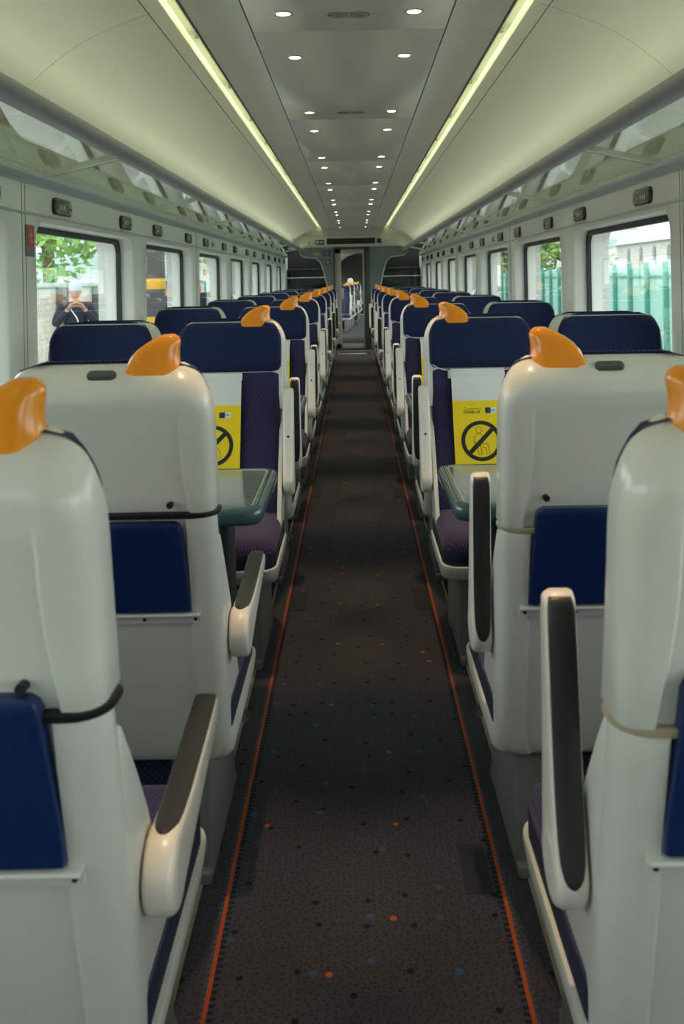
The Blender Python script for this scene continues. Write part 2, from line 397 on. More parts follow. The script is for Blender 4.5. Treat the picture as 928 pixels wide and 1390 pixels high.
def place_seat(x, y, facing, s_world, kind, label, group, arm='up', gasket='tan'):
    """facing 'away' (+Y) or 'toward' (-Y); s_world: +1 if the aisle lies towards +X"""
    s = s_world if facing == 'away' else -s_world
    P = PROTO[(s, gasket)]
    root = empty('train_seat', (x, y, 0), 0 if facing == 'away' else PI)
    tag(root, label, 'seat', group)
    names = ['back_shell', 'lower_shell', 'side_panel', 'side_panel_b', 'seam_gasket', 'headrest', 'backrest', 'seat_cushion', 'seat_pan', 'pedestal', 'release_button']
    if facing == 'away': names += ['rear_skirt', 'folded_tray', 'tray_bracket', 'coat_peg']
    if kind == 'aisle': names += ['hand_grip', 'armrest']
    for n in names:
        c = P[n].copy(); COL.objects.link(c); c.parent = root
        if n == 'seat_cushion': d = P['cushion_border'].copy(); COL.objects.link(d); d.parent = c; d['label'] = 'navy side band of the cushion'
        if n == 'tray_bracket':
            
            for xs_ in (-.165, -.06, .06, .165): d = P['bracket_screw'].copy(); COL.objects.link(d); d.parent = c; d.location.x = xs_
        if n == 'armrest':
            c.location = PIVOT; c.rotation_euler = (math.radians({'up': 97, 'down': 8, 'upright': 87}[arm]), 0, 0)
            for k in ('armrest_pad', 'pivot_cap', 'fixing_hole'):
                d = P[k].copy(); COL.objects.link(d); d.parent = c
                if k == 'armrest_pad': d['label'] = 'charcoal rubber top pad of the armrest'
        if n == 'hand_grip': c['label'] = 'glossy orange fin-shaped grab handle'
        if n == 'folded_tray': c['label'] = 'dark blue folded tray on the seat back'
    return root

XA, XW = .503, 1.020
LR = {-1: 'left', 1: 'right'}
for sd in (-1, 1):
    L = LR[sd]; aw = -sd
    gk = 'black' if sd == -1 else 'tan'; gkA = gk + 'A'
    a1 = 'down' if sd == -1 else 'up'; a0 = 'down' if sd == -1 else 'upright'
    place_seat(sd*XA, .955, 'away', aw, 'aisle', f'nearest {L} aisle seat seen from behind, cut off by the photo edge', 'seats facing away in front', a0, gkA)
    place_seat(sd*XA, 1.755, 'away', aw, 'aisle', f'second {L} aisle seat from the camera, cream back just before the first table', 'seats facing away in front', a1, gk)
    place_seat(sd*XW, .955, 'away', aw, 'window', f'nearest {L} window seat facing away, beside the nearest {L} aisle seat', 'seats facing away in front', gasket=gk)
    place_seat(sd*XW, 1.755, 'away', aw, 'window', f'{L} window seat facing away, just before the first table', 'seats facing away in front', gasket=gk)
    for k in range(7):
        yt = 3.70 + MOD*k
        arm = 'up'
        if sd == -1 and k >= 3: arm = 'down'
        if sd == 1 and k in (3, 5): arm = 'down'
        place_seat(sd*XA, yt, 'toward', aw, 'aisle', f'navy aisle seat facing the camera behind the {ORD[k]} {L} table', 'seats facing the camera', arm)
        place_seat(sd*XW, yt, 'toward', aw, 'window', f'navy window seat facing the camera behind the {ORD[k]} {L} table', 'seats facing the camera')
        if k < 6:
            place_seat(sd*XA, yt + .005, 'away', aw, 'aisle', f'aisle seat facing away behind the {ORD[k]} {L} table, back to back', 'seats facing away along the coach', 'up')
            place_seat(sd*XW, yt + .005, 'away', aw, 'window', f'window seat facing away behind the {ORD[k]} {L} table, back to back', 'seats facing away along the coach')

# ------------------------------------------------------------------ tables
def make_table(sd):
    root = empty('bay_table', (0, 0, 0))
    xi, xo = .265, 1.262; xc = (xi + xo)/2; w = (xo - xi)/2
    def ring(e, z, r): return rrect(w - e, -.275 + e, .275 - e, r, r, z, cx=sd*xc, crease=None, n=8)
    m = MB(); m.ring_loft([ring(.022, .652, .03), ring(.008, .655, .045), ring(0, .668, .05), ring(0, .685, .05), ring(.004, .697, .048), ring(.014, .703, .04), ring(.024, .7035, .035), ring(.027, .700, .032)])
    m.build('table_edge', W['rim'], root, angle=60)
    m = MB(); m.ring_loft([ring(.026, .695, .032), ring(.026, .7008, .032)]); m.build('table_surface', W['top'], root)
    m = MB(); a = ring(.029, .7012, .03); b = ring(.034, .7012, .026); c = ring(.034, .7005, .026); d = ring(.029, .7005, .03)
    m.ring_loft([a, b, c, d, a], False, False); m.build('table_inlay', W['line'], root)
    m = MB(); m.cyl((sd*.40, 0, .02), (sd*.40, 0, .655), .024); m.cyl((sd*.40, 0, .0), (sd*.40, 0, .022), .06, .045)
    m.cyl((sd*.40, 0, .63), (sd*.40, 0, .652), .03, .07); m.build('table_leg', W['leg'], root)
    m = MB(); m.box(sd*1.2, sd*1.268, -.2, .2, .62, .652, .004); m.build('wall_bracket', W['leg'], root)
    return root
for sd in (-1, 1):
    base = make_table(sd)
    for k in range(7):
        o = base if k == 0 else copy_tree(base)
        o.location = (0, 2.74 + MOD*k, 0)
        tag(o, f'{ORD[k]} teal-edged table from the camera on the {LR[sd]}, between facing seats', 'table', 'tables between the seats')

# ------------------------------------------------------------------ signs on the seats
def seat_front(z): return lerp(BACKF, z)
def text_mesh(txt, size, bold=False):
    cu = bpy.data.curves.new('t', 'FONT'); cu.body = txt; cu.size = size; cu.align_x = 'CENTER'; cu.align_y = 'CENTER'; cu.extrude = .0002
    if bold: cu.offset = size*.02
    o = bpy.data.objects.new('t', cu); COL.objects.link(o)
    me = bpy.data.meshes.new_from_object(o.evaluated_get(bpy.context.evaluated_depsgraph_get()))
    COL.objects.unlink(o); bpy.data.objects.remove(o); return me
def make_sign():
    """sheet faces local -Y; X to the viewer's right; z = 0 at the top edge"""
    root = empty('warning_sign')
    ang = None
    m = MB(); m.box(-.105, .105, 0, .0012, -.128, 0, .0004); m.box(-.108, .108, -.001, .0016, -.03, 0.0, .0005); m.build('white_flap', W['white'], root)
    m = MB(); m.box(-.105, .105, -.0006, .0014, -.415, -.128); m.build('yellow_sheet', W['yellow'], root)
    zc = -.285; m = MB(); n = 56
    def circ(r, y): return [(r*math.cos(2*PI*i/n), y, zc + r*math.sin(2*PI*i/n)) for i in range(n)]
    m.ring_loft([circ(.078, -.0006), circ(.078, -.0018), circ(.063, -.0018), circ(.063, -.0006)], False, False)
    t = bmesh.new(); bmesh.ops.create_cube(t, size=1)
    for v in t.verts: v.co = Vector((v.co.x*.136, v.co.y*.0012, v.co.z*.0165))
    m.merge(t, Matrix.Translation((0, -.0013, zc)) @ Matrix.Rotation(-PI/4, 4, 'Y'))
    m.build('prohibition_ring', W['ink'], root)
    m = MB(); f = .0011; y = -.0010
    def stroke(pts): m.tube([(a, y, zc + b) for a, b in pts], f, 6)
    def c2(cx, cz, r, a0=0, a1=360, n=18): return [(cx + r*math.cos(math.radians(a0 + (a1-a0)*i/n)), cz + r*math.sin(math.radians(a0 + (a1-a0)*i/n))) for i in range(n+1)]
    stroke(c2(-.008, .042, .0125))
    stroke(c2(-.008, .014, .014, 0, 180) + [(-.022, -.015), (-.012, -.022), (.008, -.012), (.006, .014)])
    stroke([(-.028, .016), (-.031, .0), (-.024, -.012), (-.020, -.010)])
    stroke([(-.014, -.022), (-.002, -.024), (.0, -.052), (-.012, -.052), (-.016, -.026)])
    stroke([(.006, -.012), (.020, -.010), (.026, -.018), (.031, -.050), (.019, -.050), (.014, -.024), (.004, -.026)])
    m.build('seated_figure_outline', W['inkb'], root)
    for txt, size, x, z, mm, nm, bd in (('Coronavirus', .0135, -.028, -.160, 'inkb', 'upper_lettering', False), ('COVID-19', .0145, -.031, -.174, 'ink', 'lower_lettering', True)):
        o = bpy.data.objects.new(nm, text_mesh(txt, size, bd)); COL.objects.link(o); o.data.materials.append(W[mm]); o.parent = root
        o.rotation_euler = (PI/2, 0, 0); o.location = (x, -.0012, z)
    m = MB(); m.box(.021, .043, -.0014, -.0005, -.178, -.156); m.build('logo_square', W['logob'], root)
    m = MB(); m.box(.043, .066, -.0014, -.0005, -.178, -.156); lg = m.build('logo_white_square', W['white'], root)
    m = MB()
    for i in range(3): m.tube([(.047 + .005*i + .002*math.cos(a), -.0016, -.167 + .004*math.sin(a)) for a in [j*PI/5 for j in range(11)]], .0007, 5)
    m.build('logo_strokes', W['logot'], lg)
    return root
sg0 = make_sign()
zt = .963
for sd in (-1, 1):
    for k in range(7):
        o = sg0 if (sd == -1 and k == 0) else copy_tree(sg0)
        dx = -.055 if sd == -1 and k == 0 else (-.02 if sd == 1 and k == 0 else 0.)
        tilt = math.atan2(seat_front(.60) - seat_front(.96), .36)
        o.location = (sd*XA + dx + (.06*sd if False else 0), 3.70 + MOD*k - .128, zt)
        o.rotation_euler = (-tilt*1.0, 0, 0)
        tag(o, f'yellow COVID-19 no-sitting sign on the aisle seat behind the {ORD[k]} {LR[sd]} table', 'sign', 'warning signs on the aisle seats')
        if not (sd == -1 and k < 2):
            xe = sd*(XA - .212); xs = sd*XA - sd*.105 + dx
            y0 = 3.70 + MOD*k
            m = MB(); pts = []
            for i in range(9):
                t = i/8; x = xe + (xs - xe)*t; z = .992 - .034*t**.8 - .006*math.sin(PI*t); pts.append((x, y0 - .05 - (.088)*min(1, t*3.0)**.7, z))
            xs2 = sd*XA + sd*.105 + dx; xe2 = sd*(XA + .212)
            m.tube(pts, .0022)
            pts = []
            for i in range(9):
                t = i/8; x = xs2 + (xe2 - xs2)*t; z = .958 + .034*t**1.3; pts.append((x, y0 - .05 - .088*min(1, (1-t)*3.)**.7, z))
            m.tube(pts, .0022)
            e = m.build('elastic_band', W['elastic'])
            tag(e, f'thin white elastic holding the sign on the aisle seat behind the {ORD[k]} {LR[sd]} table', 'elastic band', 'elastic bands on the seats')
            if sd == 1 and k == 0:
                m = MB(); m.box(xs - .012, xs + .012, y0 - .134, y0 - .124, .925, .955, .004); 
                tag(m.build('plastic_clip', W['elastic']), 'small clear clip at the corner of the first right-hand sign', 'clip')

# ------------------------------------------------------------------ floor
Y0, Y1 = -4.0, 18.2
def slab(name, x0, x1, y0, y1, z0, z1, m): return struct(MB().box(x0, x1, y0, y1, z0, z1).build(name, m))
slab('floor', -.357, .357, Y0, Y1 + 2.8, -.05, 0., W['carpet'])
side = mat('side_floor_vinyl', (.03, .03, .033), .7, bump=.2)
slab('floor_left', -1.4, -.363, Y0, Y1, -.05, -.004, side)
slab('floor_right', .363, 1.4, Y0, Y1, -.05, -.004, side)
edge = mat('beige_floor_edge', (.34, .29, .21), .5)
for sd in (-1, 1):
    slab('trim_%d' % (1 if sd < 0 else 2), sd*.357, sd*.363, Y0, Y1, -.05, .006, edge)
patch = mat('dark_floor_patch', (.018, .022, .032), .85, bump=.2)
for i, (x, y, w, d) in enumerate(((-.255, 3.72, .075, .22), (.255, 3.72, .07, .25), (.245, 2.02, .06, .17), (.25, 5.55, .07, .25), (-.255, 5.6, .07, .24))):
    o = MB().box(x - w/2, x + w/2, y - d/2, y + d/2, 0, .0015).build('floor_patch', patch)
    tag(o, ['dark rectangular patch in the carpet by the left orange line, beside the first table bay', 'dark rectangular patch in the carpet by the right orange line, beside the first table bay', 'dark rectangular patch by the right orange line, nearest to the camera',
            'dark rectangular patch by the right orange line, second bay along', 'dark rectangular patch by the left orange line, second bay along'][i], 'floor patch', 'dark patches in the aisle carpet')

# ------------------------------------------------------------------ walls with windows
GX = 1.355
WZ0, WZ1 = .74, 1.592
def rr2(y0, y1, z0, z1, r, n=7):
    pts = []
    for cy, cz, a0 in ((y1 - r, z1 - r, 0), (y0 + r, z1 - r, 90), (y0 + r, z0 + r, 180), (y1 - r, z0 + r, 270)):
        for i in range(n + 1):
            a = math.radians(a0 + 90*i/n); pts.append((cy + r*math.cos(a), cz + r*math.sin(a)))
    return pts
def proj_rect(py, pz, cy, cz, y0, y1, z0, z1):
    dy, dz = py - cy, pz - cz
    t = min([((y1 if dy > 0 else y0) - cy)/dy if abs(dy) > 1e-9 else 1e9, ((z1 if dz > 0 else z0) - cz)/dz if abs(dz) > 1e-9 else 1e9])
    return cy + dy*t, cz + dz*t
NB = 10
bays = [3.6 + MOD*k for k in range(-4, 7)]
for sd in (-1, 1):
    m = MB()
    for y0 in bays:
        a, b = y0 + .0, y0 + 1.62
        la = y0 - .14 ; lb = y0 + 1.76
        inner = rr2(a, b, WZ0, WZ1, .10)
        cy, cz = (a+b)/2, (WZ0+WZ1)/2
        zb, zt_ = 0., 1.78
        # outer loop including the 4 exact corners: project in angle space
        outer = [proj_rect(p[0], p[1], cy, cz, la, lb, zb, zt_) for p in inner]
        # snap nearest points to corners
        for cyy in (la, lb):
            for czz in (zb, zt_):
                i = min(range(len(outer)), key=lambda i: (outer[i][0]-cyy)**2 + (outer[i][1]-czz)**2); outer[i] = (cyy, czz)
        lip = rr2(a + .012, b - .012, WZ0 + .012, WZ1 - .010, .09)
        back = rr2(a + .03, b - .03, WZ0 + .03, WZ1 - .016, .075)
        far = rr2(a + .05, b - .05, WZ0 + .05, WZ1 - .025, .07)
        R = [[(sd*(HALF + .20), y, z) for y, z in outer], [(sd*HALF, y, z) for y, z in outer], [(sd*HALF, y, z) for y, z in inner], [(sd*(HALF + .012), y, z) for y, z in lip], [(sd*(GX - .0), y, z) for y, z in back], [(sd*(HALF + .2), y, z) for y, z in far]]
        m.ring_loft(R + [R[0]], False, False)
    o = m.build('wall_%s' % LR[sd], W['wall'], angle=50); struct(o)
    for i, y0 in enumerate(bays):
        a, b = y0, y0 + 1.62
        g = MB(); o1 = rr2(a + .022, b - .022, WZ0 + .02, WZ1 - .014, .08); o2 = rr2(a + .05, b - .05, WZ0 + .05, WZ1 - .042, .06)
        R = [[(sd*(GX + .012), y, z) for y, z in o1], [(sd*(GX - .012), y, z) for y, z in o1], [(sd*(GX - .012), y, z) for y, z in o2], [(sd*(GX + .012), y, z) for y, z in o2]]
        g.ring_loft(R + [R[0]], False, False)
        w = struct(g.build('window_%d' % (i + 1 + (0 if sd < 0 else len(bays))), W['black']))
        g = MB(); g.prism([(y, z) for y, z in rr2(a + .045, b - .045, WZ0 + .045, WZ1 - .038, .06)], lambda u, v, t: (t, u, v), sd*GX, sd*(GX + .004))
        g.build('window_pane', W['glass'], w)
    # ridge above the windows, rack-base trim, panel joints
    m = MB(); m.ring_loft([[(sd*(HALF + .02), y, 1.603), (sd*(HALF - .008), y, 1.606), (sd*(HALF - .010), y, 1.611), (sd*(HALF - .004), y, 1.616), (sd*(HALF + .02), y, 1.618)] for y in (Y0, YE)])
    struct(m.build('trim_%d' % (3 if sd < 0 else 4), W['trimb']))
    m = MB(); R = []
    for y in (Y0, YE):
        R.append([(sd*1.285, y, 1.722), (sd*1.272, y, 1.722), (sd*1.262, y, 1.735), (sd*1.238, y, 1.742), (sd*1.225, y, 1.752), (sd*1.222, y, 1.764), (sd*1.228, y, 1.775), (sd*1.285, y, 1.775)])
    m.ring_loft(R); struct(m.build('trim_%d' % (5 if sd < 0 else 6), W['trimb']))
    m = MB()
    for y in (-.35, 3.45, 7.25, 11.05, 14.85):
        for dy in (0, .035): m.box(sd*(HALF - .0015), sd*(HALF + .01), y + dy, y + dy + .004, 0, 1.73)
    struct(m.build('trim_%d' % (7 if sd < 0 else 8), mat('joint_grey', (.28, .29, .27), .6)))
    m = MB(); m.box(sd*1.19, sd*1.27, Y0, 16.9, -.003, .11, .01); struct(m.build('baseboard_%s' % LR[sd], W['ped']))
    # seat number plates
    k = 0
    P0 = None
    for q in range(-1, 7):
        for yy in (3.91, 5.0):
            y = yy + MOD*q
            if y < 2.8 or y > 16.6: continue
            if P0 is None:
                P0 = empty('seat_number_plate')
                mm = MB(); R = []
                ol = rr2(-.112, .112, -.037, .037, .027)
                for t, e in ((0, 0), (.012, 0), (.016, .003), (.018, .008)):
                    R.append([(-sd*t, u*(1 - e/.112), v*(1 - e/.037)) for u, v in ol])
                mm.ring_loft(R); mm.build('plate_body', W['plate'], P0)
                mm = MB(); mm.box(-sd*.0175, -sd*.0190, -.075, .03, -.022, .012, .0005); mm.build('number_window', mat('number_window_grey', (.16, .15, .15), .25), P0)
                mm = MB()
                for u in (.075, .10): mm.box(-sd*.0175, -sd*.0192, u - .008, u + .008, .002, .022); mm.box(-sd*.0175, -sd*.0192, u - .008, u + .008, -.026, -.012)
                for u in (-.06, -.035, -.005): mm.box(-sd*.0188, -sd*.0198, u - .004, u + .004, -.012, .004)
                mm.build('number_marks', W['mark'], P0); o = P0
            else: o = copy_tree(P0)
            o.location = (sd*HALF, y, 1.662)
            tag(o, f'dark seat number plate above the {LR[sd]} windows, {ORD[k] if k < 12 else "farthest but " + ["three", "two", "one", "none"][min(3, k-12)]} from the camera', 'number plate', 'seat number plates')
            k += 1
    m = MB(); m.cyl((sd*(HALF + .002), 8.1, 1.66), (sd*(HALF - .02), 8.1, 1.66), .022, .016); m.box(sd*(HALF - .004), sd*(HALF + .002), 8.06, 8.14, 1.635, 1.69, .004)
    tag(m.build('wall_sensor', W['tan']), f'small yellowish round sensor between number plates above the {LR[sd]} windows', 'sensor')
for sd in (-1, 1): struct(MB().box(sd*HALF, sd*(HALF + .2), 16.74, YE + .6, 0, 2.0).build('wall_end_%s' % LR[sd], W['wall']))
# emergency plate on the left pillar
e = empty('emergency_plate', (-HALF, 3.525, 1.515)); tag(e, 'small red notice above a grey tab on the left wall pillar', 'notice')
MB().box(0, .006, -.045, .045, -.075, .05, .003).build('backing_plate', W['ped'], e)
MB().box(.006, .008, -.038, .038, -.035, .044).build('red_panel', W['red'], e)
m = MB(); m.box(.008, .009, -.004, .004, -.02, .03); m.box(.008, .009, -.02, .02, .006, .012); m.box(.008, .009, .008, .014, -.022, -.006); m.build('white_symbol', W['mark'], e)

# ------------------------------------------------------------------ ceiling, coves
ZC = 2.275
bk_z = ZC + .07
ceil = MB()
js = [Y0, -.37, 1.53, 3.43, 5.33, 7.23, 9.13, 11.03, 12.93, 14.83, YE]
for a, b in zip(js, js[1:]):
    ceil.box(-.366, .366, a + .0015, b - .0015, ZC, ZC + .02, .0012)
struct(ceil.build('ceiling', W['ceil']))
m = MB(); m.box(-.60, .60, Y0, YE, ZC + .075, ZC + .085); struct(m.build('ceiling_backing', W['dark']))
for sd in (-1, 1):
    m = MB()
    for a, b in zip(js, js[1:]):
        R = []
        for y in (a + .0015, b - .0015):
            R.append([(sd*.371, y, ZC + .018), (sd*.371, y, ZC), (sd*.40, y, ZC + .003), (sd*.47, y, ZC + .006), (sd*.53, y, ZC + .0), (sd*.562, y, ZC - .012), (sd*.566, y, ZC - .005), (sd*.555, y, ZC + .018)])
        m.ring_loft(R)
    struct(m.build('ceiling_%s' % LR[sd], W['ceil2']))
    # cove
    prof = [(.642, 2.315), (.650, 2.292), (.70, 2.272), (.78, 2.243), (.86, 2.212), (.94, 2.172), (1.02, 2.118), (1.10, 2.052), (1.17, 1.980), (1.225, 1.90), (1.258, 1.83), (1.268, 1.775)]
    # smooth resample
    pr = []
    for i in range(len(prof) - 1):
        for t in (0, .5):
            p0 = prof[max(0, i-1)]; p1 = prof[i]; p2 = prof[i+1]; p3 = prof[min(len(prof)-1, i+2)]
            f = lambda a, b, c, d: .5*((2*b) + (-a + c)*t + (2*a - 5*b + 4*c - d)*t*t + (-a + 3*b - 3*c + d)*t**3)
            pr.append((f(p0[0], p1[0], p2[0], p3[0]), f(p0[1], p1[1], p2[1], p3[1])))
    pr.append(prof[-1])
    m = MB(); cj = [Y0, -.65, 3.15, 6.95, 10.75, 14.55, YE]
    outb = [(x + .03, z + .03) for x, z in reversed(pr)]
    hatch = [i for i, p in enumerate(pr) if p[0] <= .7001][-1]
    segs = [pr[:hatch + 1], [(pr[hatch][0] + .003, pr[hatch][1] - .001)] + pr[hatch + 1:]]
    for a, b in zip(cj, cj[1:]):
        for sg in segs:
            loop = sg + [(x + .012, z + .02) for x, z in reversed(sg)]
            m.ring_loft([[(sd*x, y, z) for x, z in loop] for y in (a + .002, b - .002)])
    struct(m.build('ceiling_cove_%s' % LR[sd], W['cove'], angle=25))
    m = MB(); m.ring_loft([[(sd*(x + .02), y, z + .028) for x, z in pr] + [(sd*(x + .03), y, z + .04) for x, z in reversed(pr)] for y in (Y0, YE)])
    struct(m.build('ceiling_outer_%s' % LR[sd], W['dark']))
    # light trough
    t = empty('cove_light', (0, 0, 0)); tag(t, f'long slotted strip light along the {LR[sd]} edge of the ceiling', 'strip light', 'ceiling strip lights')
    m = MB(); m.ring_loft([[(sd*.572, y, ZC + .066), (sd*.652, y, ZC + .066), (sd*.652, y, ZC + .058), (sd*.582, y, ZC + .058), (sd*.582, y, ZC - .004), (sd*.577, y, ZC - .004)] for y in (Y0, 16.9)])
    m.build('reflector', W['cove'], t)
    m = MB()
    for a in [Y0 + .05 + MOD*.5*i for i in range(22)]:
        m.box(sd*.587, sd*.601, a, min(a + .90, 16.88), ZC + .038, ZC + .052, .003)
    m.build('light_tube', W['strip'], t)
    for a in [Y0 + .02 + MOD*.5*i for i in range(22)]: MB().box(sd*.583, sd*.62, a - .008, a + .008, ZC + .034, ZC + .057, .002).build('tube_holder', W['railm'], t)
# downlights
k = 0; D0 = None
ys = [y for q in range(-3, 8) for y in (3.19 + MOD*q, 3.82 + MOD*q) if -2.4 < y < 16.5]
for iy, y in enumerate(ys):
    for sd in (-1, 1):
        if D0 is None:
            D0 = empty('downlight')
            m = MB(); n = 28
            def cc(r, z): return [(r*math.cos(2*PI*i/n), r*math.sin(2*PI*i/n), z) for i in range(n)]
            m.ring_loft([cc(.036, 0), cc(.036, -.002), cc(.033, -.004), cc(.026, -.0035), cc(.024, .0)], False, False); m.build('lamp_ring', W['ring'], D0)
            m = MB(); m.ring_loft([cc(.024, 0), cc(.024, -.0015)]); m.build('lamp_face', W['lamp'], D0); o = D0
        else: o = copy_tree(D0)
        o.location = (sd*.232, y, ZC)
        vis = len([v for v in ys[:iy] if v > 3.0])
        tag(o, (f'{LR[sd]} recessed round downlight, {ORD[vis] if vis < 12 else "farthest"} pair from the top of the photo' if y > 3 else f'{LR[sd]} recessed round downlight in the ceiling above or behind the camera'), 'downlight', 'ceiling downlights')
        li = bpy.data.lights.new('spot', 'SPOT'); li.energy = 40; li.color = (1, .60, .34); li.spot_size = math.radians(24); li.spot_blend = 1.; li.shadow_soft_size = .02
        lo = bpy.data.objects.new('downlight_beam', li); COL.objects.link(lo); lo.location = (sd*.232, y, ZC - .012); lo.rotation_euler = (0, -sd*math.radians(1.5), 0)
# ceiling speaker
m = MB()
for r, c in ((.008, 6), (.018, 12), (.028, 18), (.038, 24)):
    for cx in (-.035, .035):
        for i in range(c):
            a = 2*PI*i/c; x = cx + r*math.cos(a); y = r*math.sin(a)
            if x*cx < 0: continue
            m.cyl((x, y, -.0012), (x, y, 0), .0022, n=6)
for yv in (3.22, 6.97, 10.8):
    pass
sp = m.build('ceiling_speaker', W['black']); sp.location = (.0, 3.22, ZC)
tag(sp, 'perforated speaker holes in the centre of the glossy ceiling panel', 'speaker')
s2 = sp.copy(); COL.objects.link(s2); s2.location = (0, 5.12, ZC); tag(s2, 'second faint speaker grille farther along the ceiling centre', 'speaker')

# ------------------------------------------------------------------ luggage racks
for sd in (-1, 1):
    r = empty('luggage_rack', (0, 0, 0)); tag(r, f'glass-bottomed luggage rack with grey front rail along the {LR[sd]} side', 'luggage rack', 'luggage racks')
    m = MB(); R = []
    pf = [(.905, 1.840), (.925, 1.830), (.950, 1.830), (.958, 1.838), (.956, 1.858), (.948, 1.878), (.932, 1.890), (.912, 1.888), (.898, 1.878), (.896, 1.856)]
    m.ring_loft([[(sd*x, y, z) for x, z in pf] for y in (Y0, 16.9)]); m.build('front_rail', W['railm'], r, angle=60)
    m = MB(); m.ring_loft([[(sd*x, y, z) for x, z in ((.950, 1.862), (.985, 1.862), (.985, 1.880), (.981, 1.880), (.981, 1.866), (.954, 1.866))] for y in (Y0, 16.78)]); hs = m.build('added_fill_channel', W['railm'], r)  # added holder that keeps the glowing strip out of sight behind the rail
    MB().box(sd*.957, sd*.979, Y0, 16.76, 1.868, 1.872).build('added_fill_strip', W['added_fill'], hs)  # unseen glowing strip, added to brighten the curved ceiling
    ends = [3.65 + MOD*q for q in range(-4, 8)]
    for a, b in zip(ends, ends[1:]):
        b = min(b, 16.9)
        m = MB(); m.ring_loft([[(sd*.952, y, 1.842), (sd*1.262, y, 1.772), (sd*1.262, y, 1.778), (sd*.952, y, 1.848)] for y in (a + .028, b - .028)]); m.build('glass_shelf', W['shelf'], r)
    for a in ends[:-1]:
        m = MB(); m.ring_loft([[(sd*.95, y, 1.832), (sd*1.262, y, 1.762), (sd*1.262, y, 1.784), (sd*.95, y, 1.854)] for y in (a - .022, a + .022)])
        b = m.build('cross_bracket', W['brk'], r)
        m = MB(); m.ring_loft([[(sd*.95, y, 1.8315), (sd*1.262, y, 1.7615), (sd*1.262, y, 1.774), (sd*.95, y, 1.844)] for y in (a + .0225, a + .027)]); m.build('black_seal', W['black'], b)
    for a in ends[:-1]:
        m = MB(); m.ring_loft([[(sd*.952, y, 1.87), (sd*1.08, y, 1.86), (sd*1.10, y, 1.82), (sd*1.075, y, 1.825), (sd*.952, y, 1.852)] for y in (a + .93, a + .955)]); m.build('shelf_support', W['brk'], r)

# ------------------------------------------------------------------ far end of the coach
def plate_xz(name, poly, y0, y1, m, parent=None):
    b = MB(); b.ring_loft([[(x, y, z) for x, z in poly] for y in (y0, y1)]); return b.build(name, m, parent)
struct(plate_xz('wall_far_top', [(-1.3, 1.92), (1.3, 1.92), (1.3, 2.40), (-1.3, 2.40)], YE, YE + .08, W['lintel']))
ln = empty('door_header', (0, YE, 0)); tag(ln, 'pale header panel with a black information display over the far doorway', 'header panel')
MB().box(-1.0, .97, -.03, 0, 1.925, 2.130, .006).build('header_body', W['lintel'], ln)
MB().box(-.49, .41, -.036, -.028, 1.975, 2.085, .004).build('display_screen', W['black'], ln)
MB().box(-.71, -.54, -.035, -.028, 1.975, 2.06, .003).build('notice_sticker', W['plate'], ln)
m = MB(); m.box(-.69, -.64, -.038, -.034, 1.99, 2.045); m.box(-.62, -.56, -.038, -.034, 2.0, 2.03); m.build('sticker_marks', W['mark'], ln)
MB().box(.445, .53, -.035, -.028, 1.985, 2.07, .003).build('small_notice', W['plate'], ln)
MB().cyl((-.826, -.04, 2.01), (-.826, -.028, 2.01), .016).build('header_sensor', W['black'], ln)
def wing(sd, xd):
    c = [(xd, 0), (xd, 1.92), (1.0, 1.92)] + [(1.0, 1.80), (.93, 1.745), (.80, 1.735), (.70, 1.72), (.63, 1.66), (.585, 1.56), (.545, 1.40), (.50, 1.20), (.47, .9), (.47, 0)]
    return [(sd*x, z) for x, z in c]
for sd, xd in ((-1, .355), (1, .30)):
    struct(plate_xz('wall_far_%s' % LR[sd], wing(sd, xd), YE, YE + .06, W['part']))
    w = wing(sd, xd)[2:]
    m = MB(); m.tube([(x, YE - .004, z) for x, z in w], .011, 8); struct(m.build('trim_%d' % (9 if sd < 0 else 10), W['lintel']))
    # luggage alcove behind smoked glass
    struct(plate_xz('wall_alcove_%s' % LR[sd], [(sd*.30, 0), (sd*1.3, 0), (sd*1.3, 1.93), (sd*.30, 1.93)], YE + .55, YE + .6, W['dark']))
    a = empty('luggage_stack', (0, YE + .2, 0)); tag(a, f'dark luggage stack behind smoked glass at the far {LR[sd]} end of the coach', 'luggage stack', 'luggage stacks')
    plate_xz('smoked_panel', [(sd*.48, .02), (sd*1.262, .02), (sd*1.262, 1.49), (sd*.48, 1.49)], 0, .012, W['dglass'], a)
    MB().box(sd*.50, sd*1.26, -.02, .34, 1.50, 1.525, .004).build('stack_shelf', W['post'], a)
    MB().cyl((sd*.5, -.05, 1.36), (sd*1.262, -.05, 1.36), .011, n=10).build('stack_rail', W['alu'], a)
    m = MB()
    for x in (.60, 1.16): m.cyl((sd*x, -.062, 1.36), (sd*x, -.02, 1.36), .018, n=12)
    m.build('rail_stud', W['alu'], a)
pl = empty('maker_plate', (-.69, YE - .002, 1.795)); tag(pl, 'small oval metal plate on the blue-grey wall left of the far door', 'plate')
m = MB(); n = 32
m.ring_loft([[(.085*f*math.cos(2*PI*i/n), y, .045*f*math.sin(2*PI*i/n)) for i in range(n)] for y, f in ((0, 1), (-.006, 1), (-.008, .95))]); m.build('oval_body', mat('bronze_plate', (.28, .20, .13), .35, metal=.5), pl)
m = MB(); m.box(-.05, .05, -.0095, -.008, .004, .012); m.box(-.04, .04, -.0095, -.008, -.012, -.004); m.build('plate_marks', W['mark'], pl)
ce = bpy.data.objects.new('lettering', text_mesh('CE', .14, True)); COL.objects.link(ce); ce.data.materials.append(W['ink'])
ce.location = (-.49, YE - .001, 1.805); ce.rotation_euler = (PI/2, 0, 0); tag(ce, 'dark CE letters on the blue-grey wall left of the far door', 'lettering')
